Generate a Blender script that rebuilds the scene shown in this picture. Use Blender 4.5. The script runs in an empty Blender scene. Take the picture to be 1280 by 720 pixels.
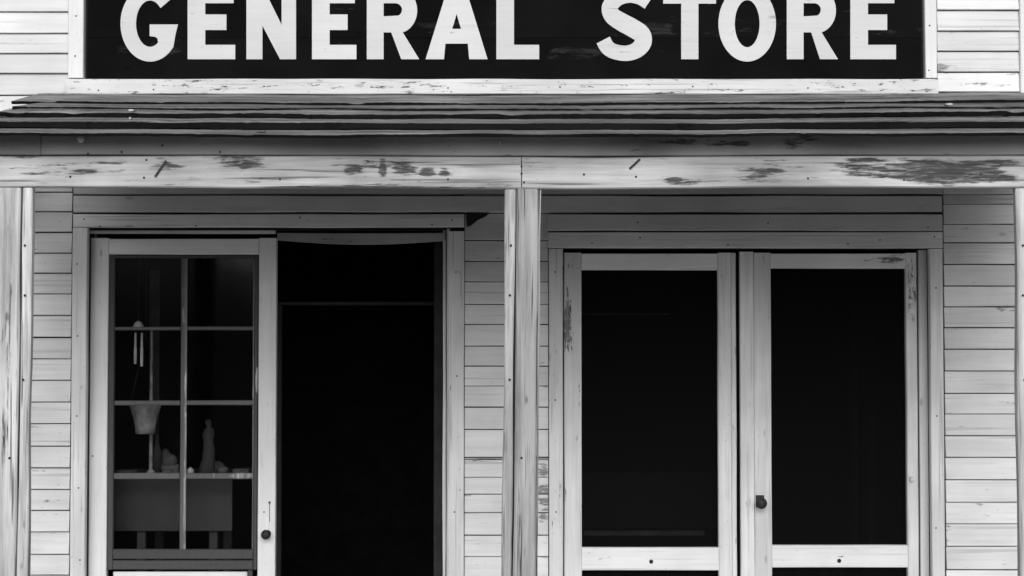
import bpy, math, random
from mathutils import Vector, noise
random.seed(7)
R = math.radians
sc = bpy.context.scene
COL = sc.collection

# ------------------------------------------------------------------ camera, sky, sun, exposure
CAM = (0.0, -7.2, 1.65); PITCH = R(2.0); F = 2160.0
cd = bpy.data.cameras.new('camera'); cam = bpy.data.objects.new('camera', cd); COL.objects.link(cam)
cam.location = CAM; cam.rotation_euler = (R(90) + PITCH, 0, 0)
cd.sensor_width = 36; cd.lens = 36 * F / 1280; cd.clip_start = .05; cd.clip_end = 3000
sc.camera = cam
SUN_EL, SUN_AZ = R(28), R(2)         # sun in front of the facade, a little to the left, behind thin cloud
w = bpy.data.worlds.new('World'); sc.world = w; w.use_nodes = True
nt = w.node_tree; bg = nt.nodes['Background']
sky = nt.nodes.new('ShaderNodeTexSky'); sky.sky_type = 'NISHITA'; sky.sun_disc = False
sky.sun_elevation = SUN_EL; sky.sun_rotation = R(180) + SUN_AZ * -1
sky.dust_density = 6.0; sky.air_density = 1.5
bw = nt.nodes.new('ShaderNodeRGBToBW')
nt.links.new(sky.outputs[0], bw.inputs[0]); nt.links.new(bw.outputs[0], bg.inputs[0])
bg.inputs[1].default_value = 0.07
sd = bpy.data.lights.new('sun', 'SUN'); sun = bpy.data.objects.new('sun', sd); COL.objects.link(sun)
sd.energy = 1.5; sd.angle = R(55)
dirv = Vector((math.sin(SUN_AZ) * math.cos(SUN_EL), -math.cos(SUN_AZ) * math.cos(SUN_EL), math.sin(SUN_EL)))
sun.rotation_euler = dirv.to_track_quat('Z', 'Y').to_euler(); sun.location = dirv * 20
sc.view_settings.view_transform = 'Standard'; sc.view_settings.look = 'None'
sc.view_settings.gamma = 1; sc.view_settings.exposure = 0.35

# ------------------------------------------------------------------ helpers
def P(px, py, Y):
    """where a sight line of the 1280x720 photo meets the plane y = Y"""
    dx, dz = (px - 640) / F, -(py - 360) / F
    vy = math.cos(PITCH) - dz * math.sin(PITCH); vz = math.sin(PITCH) + dz * math.cos(PITCH)
    t = (Y - CAM[1]) / vy
    return CAM[0] + dx * t, CAM[2] + vz * t
def X(px, Y, py=470): return P(px, py, Y)[0]
def Z(py, Y): return P(640, py, Y)[1]

class MB:
    def __init__(s): s.v = []; s.f = []; s.m = []; s.r = []
    def add(s, vs, fs, mat=0, r=None, fn=None):
        r = random.random() if r is None else r
        b = len(s.v)
        for p in vs: s.v.append(tuple(fn(*p)) if fn else tuple(p))
        for f in fs: s.f.append([b + i for i in f]); s.m.append(mat); s.r.append(r)
    def box(s, x0, x1, y0, y1, z0, z1, bev=.0018, wob=.0008, step=.12, mat=0, fn=None, r=None):
        """a sawn board: chamfered section swept along its longest side, edges a little uneven"""
        lo = [min(x0, x1), min(y0, y1), min(z0, z1)]; hi = [max(x0, x1), max(y0, y1), max(z0, z1)]
        d = [hi[i] - lo[i] for i in range(3)]; a = d.index(max(d)); u, v_ = [(1, 2), (0, 2), (0, 1)][a]
        n = max(1, min(60, int(d[a] / step))); b = min(bev, d[u] * .3, d[v_] * .3)
        U0, U1, V0, V1 = lo[u], hi[u], lo[v_], hi[v_]
        sec = [(U0 + b, V0, 0, -1), (U1 - b, V0, 0, -1), (U1, V0 + b, 1, 0), (U1, V1 - b, 1, 0), (U1 - b, V1, 0, 1), (U0 + b, V1, 0, 1), (U0, V1 - b, -1, 0), (U0, V0 + b, -1, 0)]
        sd_ = random.random() * 50
        vs = []; fs = []
        for k in range(n + 1):
            t = lo[a] + d[a] * k / n
            off = [noise.noise((t * 3.1 + sd_, q * 9.7, 1.3)) * wob for q in range(4)]
            for (cu, cv, nu, nv) in sec:
                p = [0, 0, 0]; p[a] = t
                p[u] = cu + (off[0] if cu > (U0 + U1) / 2 else off[1]); p[v_] = cv + (off[2] if cv > (V0 + V1) / 2 else off[3])
                vs.append(p)
        flip = a == 1
        for k in range(n):
            for i in range(8):
                q = [k * 8 + i, k * 8 + (i + 1) % 8, (k + 1) * 8 + (i + 1) % 8, (k + 1) * 8 + i]
                fs.append(q if flip else q[::-1])
        e0 = list(range(8)); e1 = [n * 8 + i for i in range(8)]
        fs.append(e0[::-1] if flip else e0); fs.append(e1 if flip else e1[::-1])
        s.add(vs, [f[::-1] for f in fs] if a != 1 else [f[::-1] for f in fs], mat, r, fn)
        return s
    def lathe(s, prof, c, axis='z', n=20, mat=0, sx=1.0):
        vs = []; fs = []
        for (r, h) in prof:
            for i in range(n):
                an = 2 * math.pi * i / n; a_, b_ = r * math.cos(an) * sx, r * math.sin(an)
                vs.append((c[0] + a_, c[1] + b_, c[2] + h) if axis == 'z' else (c[0] + a_, c[1] - h, c[2] + b_) if axis == 'y' else (c[0] + h, c[1] + a_, c[2] + b_))
        for k in range(len(prof) - 1):
            for i in range(n): fs.append([k * n + i, k * n + (i + 1) % n, (k + 1) * n + (i + 1) % n, (k + 1) * n + i])
        fs.append(list(range(n))[::-1]); fs.append([(len(prof) - 1) * n + i for i in range(n)])
        s.add(vs, fs, mat); return s
    def nail(s, x, y, z, r=.0035, mat=1):
        return s.lathe([(r, 0), (r, .0008), (r * .6, .0016)], (x, y, z), 'y', 8, mat)
    def poly(s, pts, y0, y1, mat=0):
        n = len(pts); vs = [(x, y0, z) for x, z in pts] + [(x, y1, z) for x, z in pts]
        s.add(vs, [list(range(n)), [n + i for i in range(n)][::-1]] + [[i, (i + 1) % n, n + (i + 1) % n, n + i][::-1] for i in range(n)], mat)
        return s
    def build(s, name, mats, parent=None, origin=(0, 0, 0), smooth=False):
        me = bpy.data.meshes.new(name)
        me.from_pydata([(a - origin[0], b - origin[1], c - origin[2]) for a, b, c in s.v], [], s.f)
        for m in (mats if isinstance(mats, (list, tuple)) else [mats]): me.materials.append(m)
        me.polygons.foreach_set('material_index', s.m)
        at = me.attributes.new('rnd', 'FLOAT', 'FACE'); at.data.foreach_set('value', s.r)
        if smooth: me.polygons.foreach_set('use_smooth', [True] * len(s.f))
        import bmesh
        bm = bmesh.new(); bm.from_mesh(me); bmesh.ops.recalc_face_normals(bm, faces=bm.faces); bm.to_mesh(me); bm.free()
        o = bpy.data.objects.new(name, me); COL.objects.link(o)
        if parent: o.parent = parent
        return o
def tag(o, label=None, cat=None, group=None, kind=None):
    if label: o['label'] = label
    if cat: o['category'] = cat
    if group: o['group'] = group
    if kind: o['kind'] = kind
    return o
def empty(name, loc=(0, 0, 0)):
    o = bpy.data.objects.new(name, None); COL.objects.link(o); o.location = loc; o.empty_display_size = .2; return o

# ------------------------------------------------------------------ materials
def g(v): return (v, v, v, 1)
class NG:
    def __init__(s, name):
        s.m = bpy.data.materials.new(name); s.m.use_nodes = True; s.t = s.m.node_tree
        s.b = s.t.nodes['Principled BSDF']; s.out = s.t.nodes['Material Output']
    def n(s, k, **kw):
        q = s.t.nodes.new(k)
        for a, b in kw.items(): setattr(q, a, b)
        return q
    def l(s, a, b): s.t.links.new(a, b)
    def math(s, op, a, b=None, c=None, clamp=False):
        q = s.n('ShaderNodeMath', operation=op, use_clamp=clamp)
        for i, v in enumerate((a, b, c)):
            if v is None: continue
            if isinstance(v, (int, float)): q.inputs[i].default_value = v
            else: s.l(v, q.inputs[i])
        return q.outputs[0]
    def mr(s, v, a, b, c, d, smooth=True):
        q = s.n('ShaderNodeMapRange', interpolation_type='SMOOTHSTEP' if smooth else 'LINEAR')
        s.l(v, q.inputs[0])
        for i, x in enumerate((a, b, c, d)): q.inputs[i + 1].default_value = x
        return q.outputs[0]
    def mix(s, f, a, b):
        q = s.n('ShaderNodeMix', data_type='FLOAT')
        for i, v in ((0, f), (2, a), (3, b)):
            if isinstance(v, (int, float)): q.inputs[i].default_value = v
            else: s.l(v, q.inputs[i])
        return q.outputs[0]
    def noise(s, vec, scale, detail=3, rough=.55, W=None, sc=(1, 1, 1)):
        mp = s.n('ShaderNodeMapping'); mp.inputs['Scale'].default_value = sc; s.l(vec, mp.inputs[0])
        q = s.n('ShaderNodeTexNoise', noise_dimensions='4D'); s.l(mp.outputs[0], q.inputs['Vector'])
        q.inputs['Scale'].default_value = scale; q.inputs['Detail'].default_value = detail; q.inputs['Roughness'].default_value = rough
        if W is not None: s.l(W, q.inputs['W'])
        return q.outputs[0]

def wood(name, paint=.75, bare=.25, wear=.0, axis='x', rough=.6, grain=.5, stains=(), blotch=.12, bump=.35, flake=30, spec=.3, tonevar=.06, dark_spots=.45, soft=.06, streak=1.0, crack=0.0, cscale=90, mds=.28):
    """painted or bare board: grain along its axis, flaked paint showing grey wood, dirt; stains = (x, z, rx, rz, strength) in metres on the building"""
    s = NG(name)
    tc = s.n('ShaderNodeTexCoord').outputs['Object']
    at = s.n('ShaderNodeAttribute', attribute_name='rnd').outputs['Fac']
    W = s.math('MULTIPLY', at, 37.0)
    a = 'xyz'.index(axis)
    st = [1, 1, 1]; st[a] = .035
    md = [1, 1, 1]; md[a] = mds
    gr = s.noise(tc, 260, 4, .6, W, st)          # fine grain
    gr2 = s.noise(tc, 70, 3, .6, W, st)          # broad grain
    fl = s.noise(tc, flake, 8, .72, W, md)       # flakes
    bl = s.noise(tc, 2.6, 3, .5, W, (1, 1, 1))   # slow dirt
    di = s.noise(tc, 14, 5, .6, W, md)
    # painted tone
    p = s.math('MULTIPLY', s.mr(bl, .3, .7, 1 - blotch, 1 + blotch * .3), s.mr(gr2, .3, .7, 1 - .10 * grain, 1.0))
    p = s.math('MULTIPLY', p, s.mr(at, 0, 1, 1 - tonevar, 1.0, False))
    p = s.math('MULTIPLY', p, s.mr(di, .62, .78, 1.0, .82))
    p = s.math('MULTIPLY', p, s.mr(s.noise(tc, 34, 5, .65, W, [x_ if x_ == 1 else .07 for x_ in st]), .56, .75, 1.0, 1 - .45 * grain * .6))
    spk = s.noise(tc, 150, 2, .5, W, md)
    if streak > 1:
        lo = s.noise(tc, 22, 6, .7, W, [x_ if x_ == 1 else .05 for x_ in st])
        p = s.math('MULTIPLY', p, s.mr(lo, .38, .66, 1.02, 1.02 - .42 * (streak - 1)))
    p = s.math('MULTIPLY', p, s.mr(spk, .70, .76, 1.0, .55))
    p = s.math('MULTIPLY', p, paint)
    # bare tone
    b = s.math('MULTIPLY', s.mr(gr, .3, .7, 1 - .55 * grain, 1 + .35 * grain), s.mr(gr2, .3, .72, 1 - .5 * grain, 1.2))
    b = s.math('MULTIPLY', b, s.mr(bl, .3, .7, .8, 1.15))
    b = s.math('MULTIPLY', b, bare)
    # wear mask
    acc = None
    for (x, z, rx, rz, q) in stains:
        vm = s.n('ShaderNodeVectorMath', operation='SUBTRACT'); s.l(tc, vm.inputs[0]); vm.inputs[1].default_value = (x, 0, z)
        v2 = s.n('ShaderNodeVectorMath', operation='MULTIPLY'); s.l(vm.outputs[0], v2.inputs[0]); v2.inputs[1].default_value = (1 / rx, 0, 1 / rz)
        v3 = s.n('ShaderNodeVectorMath', operation='LENGTH'); s.l(v2.outputs[0], v3.inputs[0])
        k = s.mr(v3.outputs['Value'], 0.2, 1.15, q, 0)
        acc = k if acc is None else s.math('MAXIMUM', acc, k)
    gr3 = s.noise(tc, flake * 1.3, 5, .6, W, [x_ if x_ == 1 else .06 for x_ in md])
    fine = s.noise(tc, flake * 4.5, 4, .7, W, md)
    comb = s.math('ADD', s.math('MULTIPLY', fl, .75), s.math('MULTIPLY', gr3, .55))
    comb = s.math('ADD', comb, s.math('MULTIPLY', fine, .35))
    comb = s.math('ADD', comb, wear * .6 - .14 - .375)
    if acc is not None: comb = s.math('ADD', comb, s.math('MULTIPLY', acc, .27))
    mk = s.math('MULTIPLY', s.mr(comb, .50, .50 + soft, 0, 1), s.mr(fine, .30, .52, .45, 1))
    col = s.mix(mk, p, b)
    if dark_spots:
        vo = s.n('ShaderNodeTexVoronoi'); mp = s.n('ShaderNodeMapping'); k_ = [1, 1, 1]; k_[a] = .35; mp.inputs['Scale'].default_value = k_; s.l(tc, mp.inputs[0]); s.l(mp.outputs[0], vo.inputs['Vector']); vo.inputs['Scale'].default_value = 18
        sp_ = s.n('ShaderNodeSeparateColor'); s.l(vo.outputs['Color'], sp_.inputs[0])
        dd = s.mr(s.math('ADD', vo.outputs['Distance'], s.math('MULTIPLY', di, .2)), .15, .25, dark_spots, 0)
        dd = s.math('MULTIPLY', dd, s.math('GREATER_THAN', sp_.outputs[0], .78))
        col = s.mix(dd, col, s.math('MULTIPLY', col, .25))
    if crack:
        ck = s.noise(tc, cscale, 2, .5, W, [x_ if x_ == 1 else .02 for x_ in st])
        ck = s.math('MULTIPLY', s.mr(ck, .60, .66, 0, 1), s.mr(bl, .35, .55, .3, 1))
        col = s.mix(s.math('MULTIPLY', ck, crack), col, s.math('MULTIPLY', col, .18))
    s.l(col, s.b.inputs['Base Color']); s.b.inputs['Roughness'].default_value = rough
    s.b.inputs['Specular IOR Level'].default_value = spec
    h = s.math('ADD', s.math('MULTIPLY', mk, -1.0), s.math('MULTIPLY', s.math('MULTIPLY', gr2, s.mix(mk, .35, 1.3)), grain))
    bp = s.n('ShaderNodeBump'); bp.inputs['Strength'].default_value = bump; bp.inputs['Distance'].default_value = .0022
    s.l(h, bp.inputs['Height']); s.l(bp.outputs[0], s.b.inputs['Normal'])
    return s.m

def plain(name, v, rough=.6, spec=.3, metal=0, var=.25, scale=12):
    s = NG(name); tc = s.n('ShaderNodeTexCoord').outputs['Object']
    n1 = s.noise(tc, scale, 4, .6)
    s.l(s.math('MULTIPLY', s.mr(n1, .3, .7, 1 - var, 1 + var), v), s.b.inputs['Base Color'])
    s.b.inputs['Roughness'].default_value = rough; s.b.inputs['Specular IOR Level'].default_value = spec; s.b.inputs['Metallic'].default_value = metal
    bp = s.n('ShaderNodeBump'); bp.inputs['Strength'].default_value = .15; bp.inputs['Distance'].default_value = .002
    s.l(n1, bp.inputs['Height']); s.l(bp.outputs[0], s.b.inputs['Normal'])
    return s.m
def see_through(name, kind):
    s = NG(name); tr = s.n('ShaderNodeBsdfTransparent'); mx = s.n('ShaderNodeMixShader')
    if kind == 'glass':
        tr.inputs[0].default_value = g(.86); gl = s.n('ShaderNodeBsdfGlossy'); gl.inputs['Roughness'].default_value = .06
        fr = s.n('ShaderNodeFresnel'); fr.inputs[0].default_value = 1.14
        tc = s.n('ShaderNodeTexCoord').outputs['Object']; nz = s.noise(tc, 3.5, 2, .5)
        bp = s.n('ShaderNodeBump'); bp.inputs['Strength'].default_value = .1; bp.inputs['Distance'].default_value = .01
        s.l(nz, bp.inputs['Height']); s.l(bp.outputs[0], gl.inputs['Normal'])
        s.l(fr.outputs[0], mx.inputs[0]); s.l(tr.outputs[0], mx.inputs[1]); s.l(gl.outputs[0], mx.inputs[2])
    else:
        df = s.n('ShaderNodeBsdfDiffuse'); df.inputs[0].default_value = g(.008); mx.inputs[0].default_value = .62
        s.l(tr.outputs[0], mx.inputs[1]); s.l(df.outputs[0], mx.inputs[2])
    s.l(mx.outputs[0], s.out.inputs[0]); return s.m

def sx(px, py, Y, rx, ry, q):            # stain centred where the photo shows it, radii in photo pixels
    x, z = P(px, py, Y); k = (Y - CAM[1]) / F
    return (x, z, rx * k, ry * k, q)
YB = -1.67                                # front of the porch beam
M = {}
M['siding'] = wood('painted_siding', .80, .30, wear=.09, axis='x', blotch=.16, grain=.7, tonevar=.12, bump=.4, streak=1.22, crack=.3, cscale=50, stains=[
    sx(690, 572, 0, 22, 8, .5), sx(680, 620, 0, 12, 60, .55), sx(600, 575, 0, 30, 5, .5), sx(600, 655, 0, 22, 4, .45),
    sx(1180, 650, 0, 10, 60, .38), sx(1215, 105, 0, 40, 8, .35), sx(1176, 85, 0, 12, 30, .4), sx(600, 500, 0, 30, 5, .35), sx(65, 78, 0, 12, 4, .35)])
M['trim_v'] = wood('painted_upright_trim', .82, .25, wear=.08, axis='z', blotch=.16, grain=.9, bump=.4, streak=1.3, crack=.35)
M['trim_h'] = wood('painted_cross_trim', .84, .24, wear=0.08, axis='x', blotch=.16, grain=.9, bump=.4, streak=1.3, crack=.35)
M['frieze'] = wood('grey_frieze_paint', .62, .2, wear=0.0, axis='x', blotch=.15, grain=.8, bump=.3)
M['sill'] = wood('flaking_sill_paint', .72, .09, wear=.20, axis='x', flake=55, blotch=.15, grain=1, bump=.7, crack=.5, stains=[
    sx(280, 114, 0, 120, 5, .5), sx(480, 112, 0, 130, 6, .3), sx(780, 108, 0, 60, 9, .45), sx(900, 110, 0, 90, 8, .4), sx(1130, 108, 0, 60, 8, .4), sx(95, 110, 0, 20, 6, .3)])
M['sign_trim'] = wood('sign_upright_paint', .80, .3, wear=.02, axis='z', grain=.8, stains=[sx(1162, 70, 0, 8, 28, .45), sx(1164, 95, 0, 8, 8, .5)])
M['sign_black'] = wood('black_sign_paint', .0070, .026, wear=.16, axis='x', rough=.8, spec=.03, blotch=.35, grain=1, flake=10, bump=.25)
M['letter'] = wood('white_letter_paint', .66, .40, wear=.06, axis='x', blotch=.08, grain=.5, bump=.2, spec=.15)
M['beam'] = wood('weathered_beam_paint', .64, .085, wear=.24, axis='x', mds=.14, blotch=.35, grain=1.2, flake=24, bump=.8, dark_spots=.9, soft=.10, streak=2.0, crack=.8, cscale=80, stains=[
    sx(205, 208, YB, 28, 14, .45), sx(120, 205, YB, 60, 5, .35), sx(300, 207, YB, 40, 10, .4), sx(440, 210, YB, 18, 14, .6), sx(478, 210, YB, 8, 18, .75), sx(505, 210, YB, 22, 10, .6), sx(460, 205, YB, 70, 8, .5), sx(535, 214, YB, 14, 8, .6), sx(555, 216, YB, 8, 8, .5),
    sx(840, 225, YB, 18, 14, .35), sx(940, 215, YB, 60, 14, .35), sx(1085, 212, YB, 60, 20, .55), sx(1165, 214, YB, 110, 20, .95), sx(1225, 222, YB, 60, 12, .6), sx(1240, 203, YB, 60, 8, .5)])
M['post_pale'] = wood('pale_post_paint', .80, .22, wear=.2, axis='z', mds=.07, blotch=.2, soft=.08, streak=2.2, dark_spots=.8, grain=1.6, flake=22, bump=.9, tonevar=.2, crack=.9)
M['fascia'] = wood('dark_fascia_wood', .36, .10, wear=.16, axis='x', blotch=.4, grain=1, flake=9, bump=.6)
M['post'] = wood('weathered_post_paint', .50, .15, wear=.24, axis='z', mds=.07, blotch=.2, soft=.10, streak=2.4, dark_spots=.9, grain=1.6, crack=1.0, flake=22, bump=.9, tonevar=.25)
M['roof'] = wood('weathered_roof_boards', .42, .14, wear=.27, axis='x', spec=.1, blotch=.45, grain=1.5, flake=14, bump=.8, tonevar=.35, soft=.14, streak=3.2, crack=1.0, cscale=60)
M['butt'] = wood('near_black_board_edge', .010, .006, wear=.1, axis='x', blotch=.4, grain=1, spec=.03)  # near-black colour for roof board fronts, undersides and ends, and the batten
M['door'] = wood('painted_door', .86, .3, wear=.02, axis='z', blotch=.12, grain=.6, bump=.25, tonevar=.06, streak=1.2)
M['screen_door'] = wood('flaking_door_paint', .86, .22, wear=.08, axis='z', blotch=.18, grain=.9, bump=.4, flake=40, tonevar=.10, streak=1.3, crack=.3, stains=[
    sx(712, 410, 0, 10, 60, .7), sx(716, 330, 0, 12, 14, .3), sx(1120, 325, 0, 30, 10, .45), sx(1141, 360, 0, 9, 60, .75), sx(905, 345, 0, 9, 20, .4), sx(945, 620, 0, 14, 30, .3), sx(706, 625, 0, 5, 30, .4)])
M['rail'] = wood('painted_cross_rail', .88, .22, wear=.05, axis='x', blotch=.14, grain=.6, bump=.3, flake=40, streak=1.15, crack=.2, stains=[sx(1110, 325, 0, 40, 12, .8), sx(750, 325, 0, 30, 8, .3)])
M['sash'] = wood('dark_sash_paint', .07, .62, wear=.0, axis='z', grain=1, bump=.4, stains=[sx(319, 476, 0, 3, 23, 1.6), sx(143, 640, 0, 2, 30, .5)])
M['muntin'] = wood('worn_grey_muntin', .13, .36, wear=.12, axis='z', grain=1, flake=18, bump=.4, stains=[sx(228, 470, 0, 5, 40, .5), sx(300, 596, 0, 22, 5, 1.2), sx(228, 392, 0, 4, 16, 1.)])
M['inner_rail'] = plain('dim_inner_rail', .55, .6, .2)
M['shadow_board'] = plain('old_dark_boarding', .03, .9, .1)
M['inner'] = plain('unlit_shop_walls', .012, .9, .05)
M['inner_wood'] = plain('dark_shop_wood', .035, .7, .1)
M['iron'] = plain('rusty_iron', .03, .6, .4, .3, .4, 60)
M['nail'] = plain('rusted_nail', .02, .7, .2)
M['bead'] = wood('worn_putty_bead', .22, .5, wear=.25, axis='z', grain=1, flake=12, bump=.4, streak=2.0, stains=[sx(317, 476, 0, 6, 24, 1.6), sx(232, 480, 0, 5, 30, .7), sx(232, 640, 0, 5, 30, .6), sx(232, 545, 0, 5, 30, .6)])
M['glass'] = see_through('old_window_glass', 'glass')
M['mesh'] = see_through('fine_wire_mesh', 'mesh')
M['floor'] = wood('porch_floor_boards', .44, .2, wear=.15, axis='x', grain=1)
M['porcelain'] = plain('stained_porcelain', .42, .4, .4)
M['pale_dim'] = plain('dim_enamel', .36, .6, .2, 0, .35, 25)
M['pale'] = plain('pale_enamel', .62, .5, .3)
M['cloth'] = plain('faded_cloth', .13, .95, .05)
M['grey_board'] = plain('grey_painted_board', .07, .7, .1, 0, .12, 4)

# ground
s = NG('packed_earth'); tc = s.n('ShaderNodeTexCoord').outputs['Object']
n1 = s.noise(tc, 1.2, 8, .6); n2 = s.noise(tc, 30, 4, .6)
s.l(s.math('MULTIPLY', s.math('ADD', s.mr(n1, .3, .7, .15, .21), s.math('MULTIPLY', n2, .04)), 1.0), s.b.inputs['Base Color']); s.b.inputs['Roughness'].default_value = .95
M['earth'] = s.m
me = bpy.data.meshes.new('ground'); Gz = -.17
me.from_pydata([(-1500, -1500, Gz), (1500, -1500, Gz), (1500, 1500, Gz), (-1500, 1500, Gz)], [], [(0, 1, 2, 3)]); me.materials.append(M['earth'])
o = bpy.data.objects.new('ground', me); COL.objects.link(o); tag(o, kind='structure')

# ------------------------------------------------------------------ the store
store = empty('store_building')
tag(store, 'old white clapboard general store front with porch roof, weathered beam and two doorways', 'building')
XL, XR = X(-45, 0), X(1277, 0)           # building corners (front wall)
TOPZ = Z(-190, 0); ZB = -.1

# sheathing behind the boards, with the two openings
LDx0, LDx1, LDz = X(109, 0), X(558, 0), Z(286, 0)
RDx0, RDx1, RDz = X(704, 0), X(1162, 0), Z(311, 0)
mb = MB()
for (a, b, c, d) in ((XL, LDx0, ZB, TOPZ), (LDx0, LDx1, LDz, TOPZ), (LDx1, RDx0, ZB, TOPZ), (RDx0, RDx1, RDz, TOPZ), (RDx1, XR + .1, ZB, TOPZ)):
    mb.box(a, b, .008, .10, c, d, 0, 0, 9)
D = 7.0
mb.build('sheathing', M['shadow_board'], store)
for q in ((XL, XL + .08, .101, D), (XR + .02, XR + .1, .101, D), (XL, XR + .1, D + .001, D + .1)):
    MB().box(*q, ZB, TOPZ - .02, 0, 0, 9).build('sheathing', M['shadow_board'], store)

def clap(mb, x0, x1, lines, zfn=None, depth=.016, y=0.0, mat=0, gap=.0042):
    """lines: heights of the board bottoms, top to bottom; the last board goes down to ZB"""
    lines = sorted(lines)
    for i, zb in enumerate(lines[:-1]):
        zt = lines[i + 1] - gap * random.uniform(.75, 1.3)
        n = max(2, int((x1 - x0) / .06)); vs = []; fs = []
        s1 = random.random() * 99; d0 = depth * random.uniform(.85, 1.15)
        for k in range(n + 1):
            x = x0 + (x1 - x0) * k / n
            wz = noise.noise((x * 5, s1, 0)) * .0012; wy = noise.noise((x * 3, s1, 5)) * .0015; wt = noise.noise((x * 5, s1, 9)) * .0010
            yf = y - d0 + wy
            vs += [(x, y + .006, zb + wz), (x, yf + .002, zb + wz), (x, yf, zb + wz + .002), (x, y - .005 + wy * .5, zt + wt), (x, y + .006, zt + wt)]
        for k in range(n):
            for j in range(5): fs.append([k * 5 + j, (k + 1) * 5 + j, (k + 1) * 5 + (j + 1) % 5, k * 5 + (j + 1) % 5])
        fs += [[0, 1, 2, 3, 4], [n * 5 + j for j in (4, 3, 2, 1, 0)]]
        mb.add(vs, fs, mat)
Lpx = [15, 42, 67, 92, 119, 145, 171, 197, 222, 240, 264, 290, 316, 341, 367, 394, 421, 448, 475, 502, 529, 557, 584, 611, 637, 664, 692, 718]
Rpx = [13, 39, 64, 90, 115, 141, 168, 195, 220, 243, 255, 280, 303, 330, 357, 383, 409, 436, 463, 491, 517, 544, 571, 599, 627, 654, 682, 711]
Mpx = [240, 266, 300, 326, 352, 380, 405, 432, 457, 482, 508, 536, 571, 574, 596, 617, 640, 668, 695, 721]
def hz(px, up=True):
    z = [Z(p, 0) for p in px]
    while z[-1] > ZB + .04: z.append(z[-1] - .09)
    while up and z[0] < TOPZ: z.insert(0, z[0] + .085)
    return [q for q in z if q < TOPZ + .001] + ([TOPZ] if up else [])
mb = MB()
clap(mb, XL, X(89, 0), hz(Lpx))
clap(mb, X(1180.5, 0), XR - .0, [z for z in hz(Rpx) if z < Z(140, 0)])
clap(mb, X(1171, 0, 60), XR - .0, [z for z in hz(Rpx) if z > Z(143, 0)])
mz = [z for z in hz(Mpx, False)]
clap(mb, X(581, 0), X(685, 0), mz)
# above the sign
clap(mb, X(89.2, 0), X(1170.5, 0), [z for z in hz(Lpx) if z > Z(-62, 0)])
mb.build('clapboard', [M['siding'], M['nail']], store)
# side walls in the same boards, turned round the corner
zz = [ZB + i * .088 for i in range(60) if ZB + i * .088 < TOPZ]
vs = MB(); clap(vs, .12, D, zz)
for side in (-1, 1):
    xx = XL if side < 0 else XR + .1
    mb = MB(); b0 = 0
    mb.v += [(xx + side * (-p[1]), p[0], p[2]) for p in vs.v]; mb.f += [[b0 + i for i in f] for f in vs.f]; mb.m += vs.m; mb.r += vs.r
    mb.build('side_wall', [M['siding'], M['nail']], store)
mb = MB()
mb.box(XR + .001, XR + .122, -.026, .12, ZB, TOPZ, .003); mb.build('corner_board', M['trim_v'], store)
MB().box(XL - .10, XL - .001, -.026, .12, ZB, TOPZ, .003).build('corner_board', M['trim_v'], store)
mb = MB(); mb.box(XL - .14, XR + .16, -.10, .12, TOPZ + .001, TOPZ + .05, .004); mb.build('parapet_cap', M['trim_h'], store)
mb = MB(); mb.box(XL, XR + .1, .13, D + .05, TOPZ - .4, TOPZ - .3, 0, 0, 9); mb.build('flat_roof', M['shadow_board'], store)

# frieze boards and door casings
YC = -.030
mb = MB()
mb.box(X(90, YC), X(1179, YC), -.034, .006, Z(265.3, YC), Z(244.5, YC), .003, .003)
mb.build('frieze_board', [M['frieze'], M['nail']], store)
mb = MB(); mb.box(X(89.5, YC), X(1181, YC), -.026, .006, Z(242.6, YC), Z(222, YC), .003, .002); mb.build('frieze_board', M['frieze'], store)

def nails(mb, pts, y):
    for (px, py) in pts:
        x, z = P(px, py, y); mb.nail(x, y, z)
mb = MB()   # left doorway casing
mb.box(X(90, YC, 380), X(108.5, YC, 380), YC, .006, ZB, Z(284.6, YC), .003, .0015)
nails(mb, [(96, 330), (97, 420), (96, 520), (98, 610), (100, 700)], YC)
mb.build('door_casing', [M['trim_v'], M['nail']], store); mb = MB()
mb.box(X(560, YC, 380), X(580, YC, 380), YC, .006, ZB, Z(289, YC), .003, .0015)
nails(mb, [(570, 340), (571, 470), (568, 640)], YC)
mb.build('door_casing', [M['trim_v'], M['nail']], store)
mb = MB()
mb.box(X(90, YC), X(580, YC), YC - .003, .006, Z(284, YC), Z(267.6, YC), .003, .002)
nails(mb, [(125, 283), (245, 282), (375, 272), (540, 281), (105, 274), (565, 275)], YC - .003)
mb.build('head_casing', [M['trim_h'], M['nail']], store)
# a torn sliver of tar paper poking out above the casing corner
mb = MB(); mb.poly([P(a, b, YC) for a, b in ((583, 266), (613, 266), (606, 271), (597, 275), (590, 281), (584, 284), (583, 275))], YC - .004, -.019); mb.build('torn_flashing', M['nail'], store)

mb = MB()   # right doorway casing
mb.box(X(686, YC, 400), X(703, YC, 400), YC, .006, ZB, Z(311, YC), .003, .0015)
nails(mb, [(694, 340), (694, 500), (695, 640)], YC)
mb.build('door_casing', [M['trim_v'], M['nail']], store); mb = MB()
mb.box(X(1162.5, YC, 400), X(1179, YC, 400), YC, .006, ZB, Z(311, YC), .003, .0015)
nails(mb, [(1170, 360), (1171, 520), (1170, 660)], YC)
mb.build('door_casing', [M['trim_v'], M['nail']], store)
mb = MB()
mb.box(X(685.5, YC), X(1179.5, YC), YC - .003, .006, Z(310, YC), Z(290, YC), .003, .002)
nails(mb, [(740, 304), (910, 306), (1100, 300), (1168, 296), (1060, 305), (800, 297)], YC - .003)
mb.build('head_casing', [M['trim_h'], M['nail']], store)
mb = MB(); mb.box(X(685, YC), X(1179, YC), YC - .010, .006, Z(288.3, YC), Z(267.8, YC), .003, .002)
nails(mb, [(797, 278), (1160, 284), (960, 279)], YC - .010)
mb.build('drip_board', [M['frieze'], M['nail']], store)

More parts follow.
